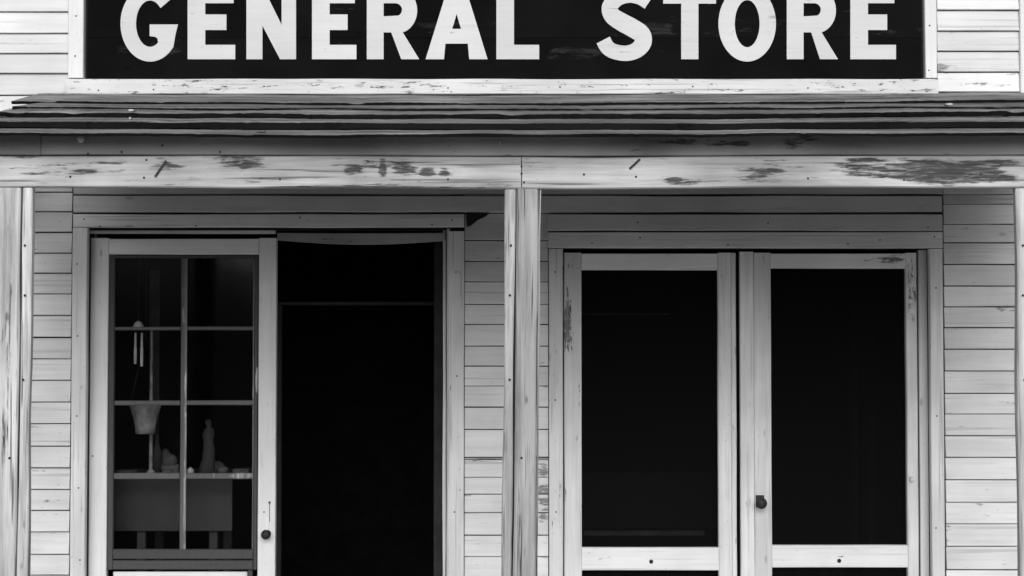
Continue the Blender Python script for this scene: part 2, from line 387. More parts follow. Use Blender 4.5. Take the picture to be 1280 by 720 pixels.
# jamb linings (reveals)
for (a, b, zt) in ((LDx0, LDx1, LDz), (RDx0, RDx1, RDz)):
    for q in ((a - .014, a - .001), (b + .001, b + .014)): MB().box(*q, .0, .16, ZB, zt).build('door_jamb', M['screen_door'], store)
mb = MB(); mb.box(X(553.5, .03), X(557.5, .03), .03, .055, 0, LDz - .005, .002, .002)     # stop bead of the open doorway
mb.build('stop_bead', M['screen_door'], store)
def sagb(x, y, z):     # the head lining hangs in a shallow curve
    t = (x - X(343, .02)) / (X(557, .02) - X(343, .02)); return x, y, z - .020 * math.sin(math.pi * max(0, min(1, t * .95))) * (1 if z < Z(297, .02) + .01 else .1)
mb = MB(); mb.box(X(346, .02), X(556, .02), .012, .030, Z(300, .02), Z(291, .02), .002, .001, .03, fn=sagb); mb.build('sagging_head_strip', M['fascia'], store)
mb = MB(); mb.box(LDx0, LDx1, .101, .16, LDz + .001, LDz + .02); mb.box(RDx0, RDx1, .101, .16, RDz + .001, RDz + .02); mb.build('head_lining', M['inner_wood'], store)

mb = MB(); mb.box(X(110, .03), X(344, .03), .02, .035, Z(292.3, .03), Z(288, .03), .002, .001); mb.build('stop_bead', M['frieze'], store)
# ------------------------------------------------------------------ left half-glazed door leaf
def leaf_frame(parts, mats, name='door'):
    mb = MB()
    for p in parts: mb.box(*p[:6], .003, .0012)
    return mb, mats
YD = .045
def bx(mb, x0, x1, y0, y1, Yf, th, **k):      # board given by its photo edges at depth Yf, thickness th behind it
    mb.box(X(x0, Yf, k.pop('ref', 470)), X(x1, Yf, k.pop('ref2', 470)), Yf, Yf + th, Z(y1, Yf) if y1 else 0.02, Z(y0, Yf), k.pop('bev', .003), k.pop('wob', .001), **k)
mb = MB()
bx(mb, 112, 134.5, 297.5, None, YD, .04)
bx(mb, 323, 345, 297.5, None, YD, .04)
bx(mb, 135.0, 322.5, 298.5, 318, YD + .001, .038, mat=2)
mb.box(X(135, YD), X(322.5, YD), YD + .001, YD + .04, .02, .24, .003, mat=2)
nails(mb, [(116, 570), (330, 640)], YD)
door = mb.build('door', [M['door'], M['nail'], M['rail']], store); tag(door, 'white half-glazed door leaf with dark eight-pane sash')
mb = MB()   # dark sash frame
YS = YD + .008
bx(mb, 135.5, 142.5, 318.6, 712, YS, .03, bev=.002); bx(mb, 317.5, 322, 318.6, 712, YS, .03, bev=.002)
bx(mb, 143, 317, 319, 322.5, YS + .001, .028); bx(mb, 143, 317, 687, 699, YS - .004, .03); bx(mb, 143, 317, 700.5, 712, YS + .004, .02)
mb.build('sash', M['sash'], door)
mb = MB()
YM = YS + .006
bx(mb, 225.5, 232.5, 322.8, 686.5, YM, .02, bev=.004, wob=.0015)
for (a, b) in ((408.5, 412.8), (500.5, 506.5), (591.5, 599)):
    for (c, d) in ((143, 225), (233, 317)): bx(mb, c, d, a, b, YM + .002, .018, bev=.004, wob=.002, step=.03)
mb.build('muntin', M['muntin'], door)
mb = MB(); bx(mb, 230.2, 233.4, 322.9, 686.4, YM - .003, .006, bev=.001, wob=.0012)
mb.build('glazing_bead', M['bead'], door)
mb = MB(); bx(mb, 315.8, 317.3, 322.9, 686.4, YM - .003, .006, bev=.0005, wob=.0012)
mb.build('glazing_bead', M['bead'], door)
mb = MB(); bx(mb, 142, 318, 321, 688, YM + .012, .003, bev=0, wob=0); mb.build('glass', M['glass'], door)
mb = MB(); bx(mb, 143, 310, 715, None, YS - .001, .02, bev=.006); mb.build('lower_panel', M['rail'], door)
mb = MB(); bx(mb, 311, 317, 713, None, YS + .006, .02); mb.build('panel_edge', M['sash'], door)
def knob(px, py, Yf, parent, r=.024, plate=True):
    x, z = P(px, py, Yf); mb = MB()
    mb.lathe([(.016, 0), (.016, .003), (.008, .006), (.008, .022), (r * .7, .028), (r, .038), (r, .046), (r * .75, .054), (r * .2, .058)], (x, Yf, z), 'y', 24)
    k = mb.build('knob', M['iron'], parent, smooth=True)
    return k, x, z
k, x, z = knob(334, 667, YD, door, .020)
mb = MB(); mb.box(x - .008, x + .008, YD - .003, YD, z - .055, z + .075, .002, 0); mb.build('lock_plate', M['door'], door)
mb = MB(); mb.lathe([(.005, 0), (.005, .006), (.002, .008)], (P(337, 628, YD)[0], YD, P(337, 628, YD)[1]), 'y', 10); mb.box(P(337, 628, YD)[0] - .0012, P(337, 628, YD)[0] + .0012, YD - .003, YD, Z(652, YD), Z(628, YD), 0, 0); mb.build('keyhole_cover', M['muntin'], door)

# its partner, swung inward to the right of the open doorway
mb = MB()
hx = LDx1 - .02
for (a, b) in ((.17, .26), (.84, .93)): mb.box(hx - .04, hx, a, b, .02, LDz - .03, .003)
for (a, b) in ((.02, .24), (.75, .88), (LDz - .14, LDz - .03)): mb.box(hx - .039, hx - .001, .261, .839, a, b, .003)
mb.box(hx - .028, hx - .012, .262, .838, .241, .749, 0)
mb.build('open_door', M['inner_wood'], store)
mb = MB(); mb.box(hx - .022, hx - .018, .262, .838, .881, LDz - .141, 0, 0); mb.build('open_door_glass', M['glass'], store)

# ------------------------------------------------------------------ right pair of mesh doors
def screen_leaf(x0, x1, xi0, xi1, ytop, yrail, ymid0, ymid1, Yf, dotpx, split=None, label=None):
    mb = MB(); th = .032
    zt = Z(ytop, Yf)
    if split:
        mb.box(X(x0, Yf), X(split, Yf) - .001, Yf - .006, Yf + th - .006, .02, zt + .004, .003, .0012); mb.box(X(split, Yf) + .0005, X(xi0, Yf), Yf, Yf + th, .02, zt, .002, .0012)
    else: mb.box(X(x0, Yf), X(xi0, Yf), Yf, Yf + th, .02, zt, .003, .0015)
    rb_ = 6.5 if not split else 0
    mb.box(X(xi1, Yf), X(x1 - rb_, Yf), Yf, Yf + th, .02, zt, .004, .0015)
    if rb_: mb.box(X(x1 - rb_, Yf) + .0005, X(x1, Yf), Yf + .016, Yf + th, .02, zt, .003, .0015)
    a, b = X(xi0, Yf) + .0005, X(xi1, Yf) - .0005
    for (z0, z1) in ((Z(yrail, Yf), zt - .003), (Z(ymid1, Yf), Z(ymid0, Yf)), (.02, .20)): mb.box(a, b, Yf + .001, Yf + th - .001, z0, z1, .003, .0012, mat=2)
    lf = mb.build('screen_door', [M['screen_door'], M['nail'], M['rail']], store)
    if label: lf['label'] = label
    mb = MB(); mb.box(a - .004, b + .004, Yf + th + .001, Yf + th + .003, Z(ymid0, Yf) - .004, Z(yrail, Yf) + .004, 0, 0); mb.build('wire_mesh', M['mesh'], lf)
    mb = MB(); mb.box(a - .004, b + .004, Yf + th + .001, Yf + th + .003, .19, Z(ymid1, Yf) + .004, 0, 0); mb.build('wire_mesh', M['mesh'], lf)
    mb = MB(); x, z = P(*dotpx, Yf); mb.lathe([(.0085, -.004), (.0085, .0015), (.006, .003)], (x, Yf, z), 'y', 16); mb.build('bolt_head', M['nail'], lf)
    return lf
YR = .012
la = screen_leaf(705, 921, 727, 897.5, 316, 337.5, 684.5, 713, YR, (814, 702), label='left mesh door leaf with flaking left stile')
lb = screen_leaf(925, 1147, 964, 1133, 316, 335.5, 681.5, 709.5, YR, (1049, 701), split=942.5, label='right mesh door leaf with knob and overlapping centre strip')
k, x, z = knob(950, 628, YR - .006, lb, .023)
mb = MB(); mb.box(x - .017, x + .017, YR - .009, YR - .0061, z - .02, z + .03, .003, 0); mb.build('knob_plate', M['iron'], lb)
# hinge blobs thick with old paint
for (px, py, q) in ((1139, 352, .6), (1139, 383, 1.0), (1139.5, 600, .7)):
    mb = MB(); x, z = P(px, py, YR); mb.lathe([(.006, -.010), (.009, -.006), (.011, 0), (.010, .008), (.006, .014)], (x, YR - .005, z), 'z', 12, 0)
    mb.box(x - .012, x + .012, YR - .004, YR - .0005, z - .03 * q, z + .03 * q, .001, .001)
    mb.build('hinge', M['pale'], lb)
# filler jamb right of the leaf
mb = MB(); bx(mb, 1149, 1161, 312.5, None, .035, .03, bev=.004); mb.build('jamb_stop', M['door'], store)

# inner glazed door pair seen dimly behind the mesh
mb = MB(); YI = .20
bx(mb, 729, 880, 664.5, 669.5, YI - .02, .03, mat=1); bx(mb, 722, 836, 392, 393.5, YI, .01, mat=1); bx(mb, 729, 880, 663.8, 664.4, YI - .024, .03, mat=1)
bx(mb, 700, 726, 320, None, YI, .03); bx(mb, 897, 930, 320, None, YI, .03); bx(mb, 1134, 1160, 320, None, YI, .03)
bx(mb, 1065, 1072, 330, 700, YI + .3, .02); bx(mb, 1084, 1094, 330, 700, YI + .35, .02)
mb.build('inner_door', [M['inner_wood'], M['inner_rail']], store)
mb = MB(); bx(mb, 726, 896, 590, 660, YI, .02); mb.build('inner_panel', M['grey_board'], store)
# framed partition behind the open doorway
mb = MB(); YP = .55
bx(mb, 330, 560, 377, 381.5, YP, .04); bx(mb, 346, 352, 382, None, YP, .04)
mb.build('inner_partition', M['inner_wood'], store)

# the dark room
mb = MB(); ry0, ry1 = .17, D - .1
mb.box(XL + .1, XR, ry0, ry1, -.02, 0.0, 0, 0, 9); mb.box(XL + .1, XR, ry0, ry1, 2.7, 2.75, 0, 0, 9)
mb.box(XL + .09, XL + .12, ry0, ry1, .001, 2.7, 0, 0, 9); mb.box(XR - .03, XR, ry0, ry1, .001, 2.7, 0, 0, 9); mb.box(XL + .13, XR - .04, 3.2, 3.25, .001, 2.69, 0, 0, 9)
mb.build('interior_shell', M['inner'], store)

# ------------------------------------------------------------------ porch
mb = MB(); y = -1.95
while y < -.02:
    mb.box(XL - .2, XR + .3, y, min(y + .118, -.02), -.03, 0.0, .003, .001, .6); y += .121
mb.box(XL - .2, XR + .3, -1.93, -1.90, Gz, -.031); 
mb.build('porch_floor', M['floor'], store)

# beam: weathered face board under the eave, made of two lengths
def droop(x, y, z): return x, y, z - .0035 * math.cos(x * 1.1) - .0015 * math.sin(x * 4 + 1)
bz0, bz1 = Z(233.6, YB), Z(194.4, YB)
mb = MB(); xj = X(652, YB)
mb.box(XL - .25, xj - .0015, YB, YB + .04, bz0, bz1, .004, .003, .05, fn=droop)
mb.box(xj + .0015, XR + .35, YB, YB + .04, bz0, bz1, .004, .003, .05, fn=droop)
nails(mb, [(88, 221), (180, 222), (183, 200), (652, 217), (652, 208), (730, 218), (795, 221), (460, 202), (350, 224), (900, 200), (1010, 223), (1130, 225), (1226, 218), (560, 224), (655, 228)], YB)
beam = mb.build('porch_beam', [M['beam'], M['nail']], store)
# a strip nailed on aslant, and the sawn slash beside the seam
for (ax, ay, bx_, by) in ((208, 201, 194, 221), (800, 199, 787, 211)):
    (x0, z0), (x1, z1) = P(ax, ay, YB), P(bx_, by, YB); d = Vector((x1 - x0, z1 - z0)).normalized() * .0035; n_ = (-d[1], d[0])
    mb = MB(); mb.poly([(x0 + n_[0], z0 + n_[1]), (x1 + n_[0], z1 + n_[1]), (x1 - n_[0], z1 - n_[1]), (x0 - n_[0], z0 - n_[1])], YB - .004, YB + .003)
    mb.build('old_nail_strap', M['iron'], store)
# header timber behind the face board
mb = MB(); mb.box(XL - .25, XR + .35, YB + .042, YB + .12, bz0 + .012, bz1 + .03, .004, .002); mb.build('porch_header', M['fascia'], store)
# dark fascia above it, tucked under the overhang
YF = YB + .012
mb = MB()
mb.box(XL - .25, X(48, YF), YF, YF + .026, Z(193, YF), Z(168, YF), .003, .003, .06, fn=droop)
mb.box(X(48.6, YF), XR + .35, YF + .003, YF + .026, Z(193, YF), Z(168, YF), .003, .003, .06, fn=droop)
nails(mb, [(110, 192), (152, 190), (203, 182), (275, 190), (840, 177)], YF)
mb.build('fascia', [M['fascia'], M['nail']], store)
mb = MB(); x, z = P(101, 172.5, YF - .02)
mb.lathe([(.004, .014), (.010, .010), (.0125, .002), (.012, -.006), (.007, -.014), (.002, -.016)], (x, YF - .02, z), 'z', 16); mb.build('insulator_knob', M['porcelain'], store, smooth=True)
mb = MB(); x, z = P(625, 178, YF - .01); mb.lathe([(.003, .006), (.006, .0), (.003, -.008)], (x, YF - .01, z), 'z', 10); mb.build('insulator_knob', M['porcelain'], store, smooth=True)

# unseen panel added at the left porch end to block side light
for x0 in (-2.06,):
    mb = MB(); n = 8; vs = []
    for k in range(n + 1):
        yy = YB + .13 + (-.03 - YB - .13) * k / n; zt = Z(162, -1.78) - .05 + (Z(118, 0) - .03 - Z(162, -1.78) + .03) * (yy + 1.78) / 1.78
        vs += [(x0, yy, bz0 + .01), (x0 + .022, yy, bz0 + .01), (x0 + .022, yy, zt), (x0, yy, zt)]
    fs = [[k * 4 + q, k * 4 + (q + 1) % 4, k * 4 + 4 + (q + 1) % 4, k * 4 + 4 + q] for k in range(n) for q in range(4)] + [[0, 1, 2, 3], [n * 4 + q for q in range(4)]]
    mb.add(vs, fs); mb.build('end_light_blocker', M['fascia'], store)
# posts
def post(xc, mirror=1, lean=0.0, dp=.10):
    zt = bz0 - .002; y0 = YB + .005
    def fn(x, y, z): return x + lean * (1 - z / zt) , y, z
    a = xc - .057 * mirror
    def sp(u, v): return (a + u * mirror, a + v * mirror)
    mb = MB()
    mb.box(*sp(0, .032), y0 + .004, y0 + dp + .01, 0, zt, .004, .004, .07, fn=fn, r=.85)
    mb.box(*sp(.0365, .108), y0, y0 + dp, 0, zt, .005, .004, .07, fn=fn, r=.3)
    mb.box(*sp(.1085, .1145), y0 + .006, y0 + dp + .006, 0, zt, .002, .003, .07, fn=fn, r=.95)
    mb.box(*sp(.030, .038), y0 + .02, y0 + dp - .01, 0, zt, .0, .0, .3, mat=1, fn=fn)
    if dp < .09: mb.box(*sp(.028, .084), y0 + dp + .012, y0 + .11, 0, zt, .004, .003, .1, fn=fn, r=.6)
    for (h, u) in ((1.98, .02), (1.82, .018), (1.55, .02), (1.30, .06), (.9, .02)): mb.nail(a + u * mirror + lean * (1 - h / zt), y0, h, .004)
    return mb.build('porch_post', [M['post' if mirror == 1 else 'post_pale'], M['nail']], store)
post((X(632, YB, 300) + X(675.5, YB, 300)) / 2, 1, -.020)
post(X(37, YB) - .057, -1, -.008, .03)
post(X(1273, YB) + .057, 1.001, .006, .03)
# thin lit lip over the posts

# roof of long lapped boards; each: front edge depth, photo row of front and back edge, thickness, left end
def sagroof(amp):
    def fn(x, y, z): return x, y, z - amp * (math.cos(x * .75 + .1) - .55) + noise.noise((x * 2.3, y * 3, 4)) * .0045
    return fn
rows = [(-1.78, -1.40, 166.0, 160.0, .009, X(-150, -1.6)), (-1.47, -1.05, 152.2, 146.0, .024, X(-120, -1.3)), (-1.12, -.70, 141.6, 136.5, .015, X(4, -.95)),
        (-.77, -.35, 134.6, 129.5, .013, X(28, -.6)), (-.42, -.019, 127.5, 118.0, .012, X(30, -.2))]
mbk = 0
for i, (ya, yb, pa, pb, th, xl) in enumerate(rows):
    za, zb_ = Z(pa, ya), Z(pb, yb); fn = sagroof(.010)
    mb = MB(); n = 90; x1 = XR + .06 + .04 * i; vs = []; s1 = i * 7.7
    joints = [xl, x1]
    for j in range(1):
        a, b = joints[j] + .001, joints[j + 1] - .001; n = max(8, int((b - a) / .012)); vs = []; fs = []; fm = []
        dzj = random.uniform(-.0015, .0015)
        for k in range(n + 1):
            x = a + (b - a) * k / n
            e = noise.noise((x * 6, s1 + j, 0)) * .012 + noise.noise((x * 40, s1, 3)) * .006 * (1 if i else .6)
            e += max(0, noise.noise((x * 9, s1, 21)) - .28) * .10 + max(0, noise.noise((x * 55, s1, 33)) - .2) * .03
            q = noise.noise((x * 3, s1 + j, 7)) * .0025 + dzj + noise.noise((x * 30, s1, 12)) * .0012
            t = th + noise.noise((x * 12, s1, 8)) * .0018
            for (yy, zz_) in ((ya + e, za + q), (yb, zb_ + q), (yb, zb_ + q - t), (ya + e + .002, za + q - t)):
                vs.append(fn(x, yy, zz_))
        for k in range(n):
            for c in range(4): fs.append([k * 4 + c, (k + 1) * 4 + c, (k + 1) * 4 + (c + 1) % 4, k * 4 + (c + 1) % 4])
        r = random.random(); base = len(mb.v)
        mb.v += vs
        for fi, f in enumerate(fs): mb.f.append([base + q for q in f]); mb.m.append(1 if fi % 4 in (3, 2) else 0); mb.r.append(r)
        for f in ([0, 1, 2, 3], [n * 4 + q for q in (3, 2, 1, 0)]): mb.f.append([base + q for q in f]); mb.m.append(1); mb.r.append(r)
    if i == 0: pass
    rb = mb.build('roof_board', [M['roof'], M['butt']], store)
    if i == 0: roof0 = rb
# scraps of lead and splinters caught on the courses
for (px, py, w_, h_) in ((164, 138, 8, 3.4), (163, 148, 4, 3), (325, 164, 15, 2.6), (1186, 130.5, 12, 3)):
    yy = {0: -.78, 1: -1.13, 2: -1.48, 3: -1.79}[0 if py < 134 else 1 if py < 144 else 2 if py < 158 else 3]
    (xa, za) = P(px - w_ / 2, py + h_ / 2, yy); (xb, zb_) = P(px + w_ / 2, py - h_ / 2, yy); nn = 9
    pts = [(((xa + xb) / 2) + (xb - xa) / 2 * math.cos(6.283 * i / nn) * random.uniform(.7, 1.1), ((za + zb_) / 2) + (zb_ - za) / 2 * math.sin(6.283 * i / nn) * random.uniform(.6, 1.1)) for i in range(nn)]
    mb = MB(); mb.poly(pts, yy - .006, yy + .02); mb.build('roof_scrap', M['cloth'] if py > 160 else M['porcelain'], store)
# dark drip moulding between the two lowest courses, and the soffit below the overhang
fn = sagroof(.010)
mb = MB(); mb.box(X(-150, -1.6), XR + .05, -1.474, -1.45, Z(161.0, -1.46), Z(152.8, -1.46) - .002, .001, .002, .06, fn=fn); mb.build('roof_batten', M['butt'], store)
mb = MB()
for i in range(9):
    x = -2.05 + i * .53
    for seg in ((-1.70, -1.0), (-1.0, -.5), (-.5, -.02)):
        pass
    ya, yb = -1.42, -.02; za, zb_ = Z(160, -1.42) - .022, Z(118, 0) - .14
    vs = [(x + u, yy, zz_ + h) for u in (0, .045) for (yy, zz_) in ((ya, za), (yb, zb_)) for h in (-.03 if yy < -1 else -.06, .0)]
    mb.add(vs, [[0, 1, 3, 2], [4, 6, 7, 5], [0, 4, 5, 1], [2, 3, 7, 6], [0, 2, 6, 4], [1, 5, 7, 3]])
mb.build('rafter', M['fascia'], store)

# ------------------------------------------------------------------ the sign
sign = empty('store_sign', (0, -.03, Z(98, 0))); SO = sign.location.copy()
tag(sign, 'long black wooden sign with white painted letters GENERAL STORE above the porch roof', 'sign')
YG = -.022
mb = MB(); z0, z1 = Z(99, YG), Z(-44, YG)
cuts = [z0, z0 + (z1 - z0) * .36, z0 + (z1 - z0) * .70, z1]
for i in range(3): mb.box(X(105.5, YG), X(1155, YG), YG, .006, cuts[i] + (.0004 if i else 0), cuts[i + 1], .0012, .0004)
def bs(mb, name, m):                       # mesh kept in building coordinates, parented to the sign
    o = mb.build(name, m, sign, origin=tuple(SO)); return o
for k in ('sign_black',): pass
bs(mb, 'sign_board', M['sign_black'])
mb = MB()
mb.box(X(86, YG, 60), X(105, YG, 60), YG - .016, .006, Z(97.8, YG), Z(-62, YG), .003, .0015)
nails(mb, [(95, 20), (94, 70)], YG - .016)
bs(mb, 'sign_upright', [M['sign_trim'], M['nail']])
mb = MB(); mb.box(X(1155.5, YG, 60), X(1170, YG, 60), YG - .016, .006, Z(98, YG), Z(-62, YG), .003, .002)
nails(mb, [(1162, 32), (1161, 88)], YG - .016)
bs(mb, 'sign_upright', [M['sign_trim'], M['nail']])
mb = MB(); mb.box(X(86, YG, 60), X(1170, YG, 60), YG - .017, .006, Z(-61.5, YG), Z(-44.5, YG), .003, .002); bs(mb, 'sign_top_rail', M['sill'])
mb = MB()
mb.box(X(83, YG, 60), X(1171, YG, 60), YG - .020, .006, Z(118.5, YG), Z(99.6, YG), .003, .003, .05)
nails(mb, [(123, 113), (192, 112), (330, 108), (560, 110), (700, 109), (866, 108), (1010, 110), (1100, 106)], YG - .020)
bs(mb, 'sign_sill', [M['sill'], M['nail']])

T, B_ = -15.5, 74.0    # cap top and baseline, in photo rows
def arc(cx, cy, rx, ry, a0, a1, n=16): return [(cx + rx * math.cos(R(a0 + (a1 - a0) * i / n)), cy + ry * math.sin(R(a0 + (a1 - a0) * i / n))) for i in range(n + 1)]
def quadstrip(outer, inner): return [[outer[i], outer[i + 1], inner[i + 1], inner[i]] for i in range(len(outer) - 1)]
def fE(x0, x1, st=22):
    m = x1 - 5
    return [[(x0, T), (x1 - 2, T), (x1 - 2, 4), (x0 + st, 4), (x0 + st, 18), (m - 6, 18), (m - 6, 37.5), (x0 + st, 37.5), (x0 + st, 56), (x1, 56), (x1, B_), (x0, B_)]]
def fN(x0, x1): return [[(x0, T), (x0 + 21, T), (x1 - 18, 31), (x1 - 18, T), (x1, T), (x1, B_), (x1 - 20, B_), (x0 + 20, 32), (x0 + 20, B_), (x0, B_)]]
def fL(x0, x1): return [[(x0, T), (x0 + 22, T), (x0 + 22, 56), (x1, 56), (x1, B_), (x0, B_)]]
def fT(x0, x1):
    c = (x0 + x1) / 2; return [[(x0, T), (x1, T), (x1, 4.5), (c + 11, 4.5), (c + 11, B_), (c - 10.5, B_), (c - 10.5, 4.5), (x0, 4.5)]]
def fA(x0, x1):
    c = (x0 + x1) / 2
    # legs + bar + top, without overlaps
    w = 23
    return [[(c - 11, T), (c, T), (c, 17.5), (c - 5.5, 36), (c - 8.8, 36), (c - 9, 36.0), (c - 14, 54.5), (x0 + w, B_), (x0, B_)],
            [(c, T), (c + 11, T), (x1, B_), (x1 - w, B_), (c + 14, 54.5), (c + 9, 36), (c + 5.5, 36), (c, 17.5)],
            [(c - 5.5, 36), (c + 5.5, 36), (c + 9, 36), (c + 14, 54.5), (c - 14, 54.5), (c - 9, 36)]]
def fR(x0, x1):
    bowl_o = arc(x1 - 27, 13.0, 24.5, 28.5, -90, 62, 16); bowl_i = arc(x1 - 27, 12.0, 3.5, 8.5, -90, 62, 16)
    bi = arc(x1 - 30, 12.2, 8.5, 8.2, -90, 62, 16)
    ox, oy = bowl_o[-1]; ix, iy = bi[-1]
    return [[(x0, T), (x0 + 21, T), (x0 + 21, B_), (x0, B_)], [(x0 + 21, T), (bowl_o[0][0], T), (bi[0][0], 4), (x0 + 21, 4)],
            *quadstrip(bowl_o, bi), [(x0 + 21, 20.4), (ix - 3, 20.4), (ix, iy), (ox, oy), (ox - 4, 41), (x0 + 21, 41)] if False else [(x0 + 21, 20.4), (ix, iy), (ox, oy), (x1 - 20.5, 40.5), (x0 + 21, 40.5)],
            [(x0 + 30.5, 40.5), (x1 - 20.5, 40.5), (x1, B_), (x1 - 22.5, B_)]]
def fO(x0, x1):
    c = (x0 + x1) / 2; rx = (x1 - x0) / 2
    return quadstrip(arc(c, 29.5, rx, 47.5, 0, 360, 48), arc(c, 29.5, rx - 20.5, 29.5, 0, 360, 48))
def fG(x0, x1):
    c = x0 + 37.5; o = arc(c, 29.5, 37.5, 47.5, -42, -320 + 6, 44); i_ = arc(c + 1.0, 29.5, 16.5, 28.5, -42, -320 + 6, 44)
    # outer bowl sweeps from upper right, round the left, to lower right; then the spur with its bar
    o = arc(c, 29.5, 37.0, 47.5, -42, -322, 44); i_ = arc(c, 29.5, 17.5, 29.0, -42, -305, 44)
    ps = quadstrip(o, i_)
    ox, oy = o[-1]; ix, iy = i_[-1]
    ps.append([(187.0, 30.5), (222.5, 30.5), (219.5, 42), (ox, oy), (ix, iy), (197.0, 48.5), (194.0, 46.0), (187.0, 45.0)])
    return ps
def fS(x0, x1):
    # centre line of the stroke, thickened
    ctr = [(811, 3), (800, -3.5), (786, -6), (772, -2), (762.5, 8), (765, 19), (776, 27), (789, 34), (802, 43), (803.5, 54), (796, 62.5), (784, 66.5), (770, 65), (760, 60), (754, 50)]
    ctr = [(x + 0, y) for x, y in ctr]
    pts = []
    for i in range(len(ctr) - 1):       # catmull-rom
        p0, p1, p2, p3 = (ctr[max(0, i - 1)], ctr[i], ctr[i + 1], ctr[min(len(ctr) - 1, i + 2)])
        for k in range(5):
            t = k / 5
            pts.append(tuple(.5 * ((2 * p1[c]) + (-p0[c] + p2[c]) * t + (2 * p0[c] - 5 * p1[c] + 4 * p2[c] - p3[c]) * t * t + (-p0[c] + 3 * p1[c] - 3 * p2[c] + p3[c]) * t ** 3) for c in (0, 1)))
    pts.append(ctr[-1]); L, Rr = [], []; n = len(pts)
    for i, p in enumerate(pts):
        a, b = pts[max(0, i - 1)], pts[min(n - 1, i + 1)]; d = Vector((b[0] - a[0], b[1] - a[1])).normalized()
        t = i / (n - 1); w_ = 9.3 + 2.2 * math.exp(-((t - .5) / .2) ** 2)
        L.append((p[0] - d[1] * w_, p[1] + d[0] * w_)); Rr.append((p[0] + d[1] * w_, p[1] - d[0] * w_))
    return quadstrip(L, Rr)
LET = [(fG, 150, 222), (fE, 234.5, 294), (fN, 308, 370), (fE, 390, 445.5), (fR, 458.5, 524), (fA, 532, 609.5), (fL, 620.5, 674), (fS, 748, 822), (fT, 829, 895), (fO, 898, 970), (fR, 983.5, 1047.5), (fE, 1063, 1120)]
chars = 'GENERALSTORE'
for ch, (fx, a, b) in zip(chars, LET):
    mb = MB(); r = random.random()
    for pl in fx(a, b):
        pts = [P(px, py, YG - .005) for px, py in pl]
        clean = []
        for q in pts:
            if not clean or (abs(q[0] - clean[-1][0]) + abs(q[1] - clean[-1][1])) > 1e-5: clean.append(q)
        n = len(clean); vs = [(x, YG - .005, z) for x, z in clean] + [(x, YG - .0003, z) for x, z in clean]
        mb.add(vs, [list(range(n))] + [[i, (i + 1) % n, n + (i + 1) % n, n + i] for i in range(n)], 0, r)
    bs(mb, 'letter', M['letter'])

# ------------------------------------------------------------------ things seen through the door glass
YT = .22
tz = Z(595, YT); tx0, tx1 = X(138, YT), X(291, YT)
t = empty('display_table', ((tx0 + tx1) / 2, YT + .2, 0))
tag(t, 'dark grey display table standing just behind the glazed door', 'table')
def sub(mb, name, m, root, **k):
    return mb.build(name, m, root, origin=tuple(root.location), **k)
mb = MB(); mb.box(tx0 - .01, tx1 + .08, YT - .01, YT + .45, tz - .012, tz, .003); sub(mb, 'table_top', M['grey_board'], t)
mb = MB(); mb.box(tx0, tx1, YT, YT + .02, Z(664, YT), tz - .013, .003); sub(mb, 'front_panel', M['grey_board'], t)
for (px, yy) in ((176, YT + .03), (266, YT + .03), (176, YT + .4), (266, YT + .4)):
    mb = MB(); xx = X(px, YT); mb.box(xx - .018, xx + .018, yy, yy + .036, .001, tz - .014, .003); sub(mb, 'leg', M['grey_board'], t)

def thing(name, label, cat, loc, group=None):
    o = empty(name, loc); tag(o, label, cat, group); return o
# flared pale vessel hanging by a hook
x, z = P(178, 525, YT); 
v = thing('hanging_pot', 'pale flared pot hanging behind the glass in the third row of panes', 'pot', (x, YT + .06, Z(543, YT)))
h = Z(507, YT) - Z(543, YT)
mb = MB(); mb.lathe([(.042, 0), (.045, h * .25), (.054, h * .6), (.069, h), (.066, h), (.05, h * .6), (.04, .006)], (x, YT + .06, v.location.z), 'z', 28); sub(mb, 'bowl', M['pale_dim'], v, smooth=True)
mb = MB(); zz0 = v.location.z + h
for sgn in (-1, 1): mb.poly([(x + sgn * .066, zz0 - .005), (x + sgn * .069, zz0 - .005), (x + .0015 * sgn, zz0 + .30), (x, zz0 + .30)], YT + .059, YT + .061)
mb.box(x - .001, x + .001, YT + .059, YT + .061, zz0 + .301, 2.7, 0, 0); sub(mb, 'hanger', M['inner_wood'], v)
# wind chime
YW = .14
x, z = P(173, 408, YW)
c = thing('wind_chime', 'small wind chime with two pale tubes hanging in the second pane row', 'wind chime', (x, YW, Z(456, YW)))
mb = MB(); mb.lathe([(.004, .03), (.016, .022), (.024, .006), (.022, 0)], (x, YW, Z(410, YW)), 'z', 14); sub(mb, 'top_disc', M['pale'], c)
for (px, y0, y1) in ((169, 416, 455), (177.0, 416, 458)):
    mb = MB(); xx = X(px, YW); hh = Z(y0, YW) - Z(y1, YW); mb.lathe([(.006, 0), (.0065, hh * .5), (.005, hh * .6), (.0045, hh)], (xx, YW, Z(y1, YW)), 'z', 12); sub(mb, 'tube', M['pale'], c)
mb = MB(); mb.box(x - .0008, x + .0008, YW - .001, YW + .001, Z(403, YW), 2.7, 0, 0); sub(mb, 'cord', M['inner_wood'], c)
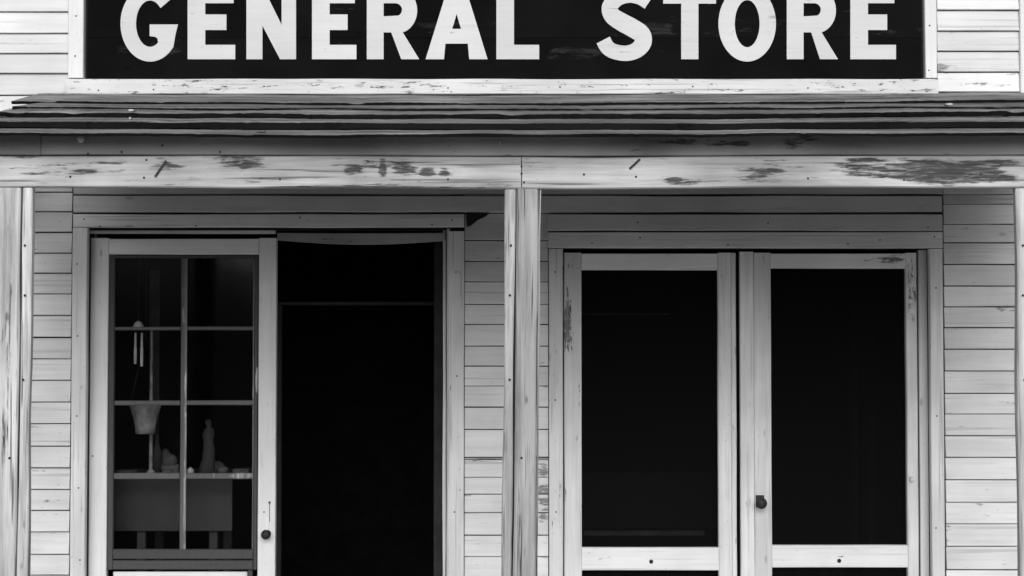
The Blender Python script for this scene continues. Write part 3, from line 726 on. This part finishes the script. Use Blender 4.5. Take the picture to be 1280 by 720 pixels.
# pole and curtain
x = X(182, YT); p = thing('stand_pole', 'thin grey upright pole between the wind chime and the curtain', 'pole', (x, YT + .12, tz))
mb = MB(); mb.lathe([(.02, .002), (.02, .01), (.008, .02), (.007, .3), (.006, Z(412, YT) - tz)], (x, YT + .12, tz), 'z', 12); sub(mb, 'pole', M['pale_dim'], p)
mb = MB(); x0, x1 = X(186, .5), X(199, .5); n = 24; vs = []
for k in range(n + 1):
    xx = x0 + (x1 - x0) * k / n; yy = .5 + .012 * math.sin(k * 1.3)
    vs += [(xx, yy, .9), (xx, yy, 2.0), (xx, yy + .003, 2.0), (xx, yy + .003, .9)]
fs = [[k * 4 + q, (k + 1) * 4 + q, (k + 1) * 4 + (q + 1) % 4, k * 4 + (q + 1) % 4] for k in range(n) for q in range(4)]
mb.add(vs, fs); co = mb.build('curtain', M['cloth']); tag(co, 'narrow grey cloth strip hanging behind the second row of panes', 'curtain')
# goods on the table
def lump(label, name, cat, px, w_, h_, y, m='cloth', seed=0):
    o = MB(); N = 14; prof = [(w_ * (1 - .25 * (k / N)) * math.sqrt(max(.02, 1 - (k / N) ** 4)), h_ * k / N) for k in range(N + 1)]
    o.lathe(prof, (0, 0, 0), 'z', 26)
    o.v = [(p[0] * (1 + .9 * noise.noise((p[0] * 30, p[2] * 18, seed))), p[1] * (1 + .5 * noise.noise((p[0] * 30, p[2] * 18, seed + 5))), p[2] * (1 + .45 * noise.noise((p[0] * 32, p[1] * 20, seed + 9)))) for p in o.v]
    ob = o.build(name, M[m], smooth=True); ob.location = (X(px, y, 590), y, tz + .0005); tag(ob, label, cat)
YT0 = YT
lump('crumpled dark sack slumped behind the folded cloth in the third pane row', 'sack', 'sack', 208, .05, .095, YT + .30, seed=3)
lump('low crumpled bundle leaning against the centre muntin inside the window', 'bundle', 'bundle', 221, .022, .045, YT + .05, seed=8)
lump('low dark heap of wrapped goods between figurine and right end of the table', 'wrapped_goods', 'wrapped goods', 268, .045, .05, YT + .28, seed=15)
def lathe_thing(name, label, cat, px, prof, y=YT + .1, m='pale', sxx=1.0):
    x = X(px, y, 590); o = MB(); o.lathe(prof, (0, 0, 0), 'z', 20, 0, sxx); sd_ = px * .37
    if m == 'cloth' or name == 'figurine': o.v = [(p[0] * (1 + .5 * noise.noise((p[0] * 25, p[2] * 22, sd_))) + .25 * p[2] * noise.noise((p[2] * 9, sd_, 0)), p[1] * (1 + .4 * noise.noise((p[2] * 25, sd_, 3))), p[2] * (1 + .1 * noise.noise((p[0] * 40, p[2] * 30, sd_)))) for p in o.v]
    ob = o.build(name, M[m], smooth=True); ob.location = (x, y, tz + .0005); tag(ob, label, cat); return ob
lathe_thing('figurine', 'grey standing figurine on the table behind the right-hand panes', 'figurine', 258, [(.034, 0), (.036, .03), (.031, .06), (.026, .11), (.024, .15), (.030, .175), (.026, .195), (.011, .203), (.016, .218), (.014, .236), (.003, .243)], m='grey_board')
lathe_thing('jar', 'squat pale jar just right of the centre muntin', 'jar', 238, [(.012, 0), (.016, .01), (.015, .02), (.008, .026), (.004, .030)])
lathe_thing('bowl', 'low grey bowl left of the figurine base at far right of the table', 'bowl', 278, [(.014, 0), (.026, .012), (.03, .03), (.027, .03), (.01, .006)], m='cloth') ['label'] = 'low grey bowl to the right of the figurine'
lathe_thing('plate', 'wide flat dish at the left end of the table', 'plate', 160, [(.03, 0), (.055, .012), (.06, .018), (.05, .016), (.02, .006)], m='cloth')
lathe_thing('bottle', 'dark bottle standing below the hanging pot', 'bottle', 196, [(.02, 0), (.022, .09), (.009, .125), (.008, .17), (.010, .175)], m='grey_board', y=YT + .22)
mb = MB(); 
for k in range(5): mb.box(-.03 + random.uniform(-.004, .004), .03 + random.uniform(-.004, .004), -.03, .03, k * .0082, k * .0082 + .0075, .003, .003)
ob = mb.build('folded_cloth', M['cloth']); ob.location = (X(213, YT + .08, 590), YT + .08, tz); tag(ob, 'small stack of folded cloth left of the centre muntin', 'cloth')
mb = MB(); mb.box(-.035, .035, -.04, .04, 0, .022, .004, .003); mb.box(-.036, .036, -.041, .041, .0225, .028, .003, .002)
ob = mb.build('shallow_box', M['cloth']); ob.location = (X(302, YT + .06, 590), YT + .07, tz); tag(ob, 'shallow lidded box at the right end of the table', 'box')
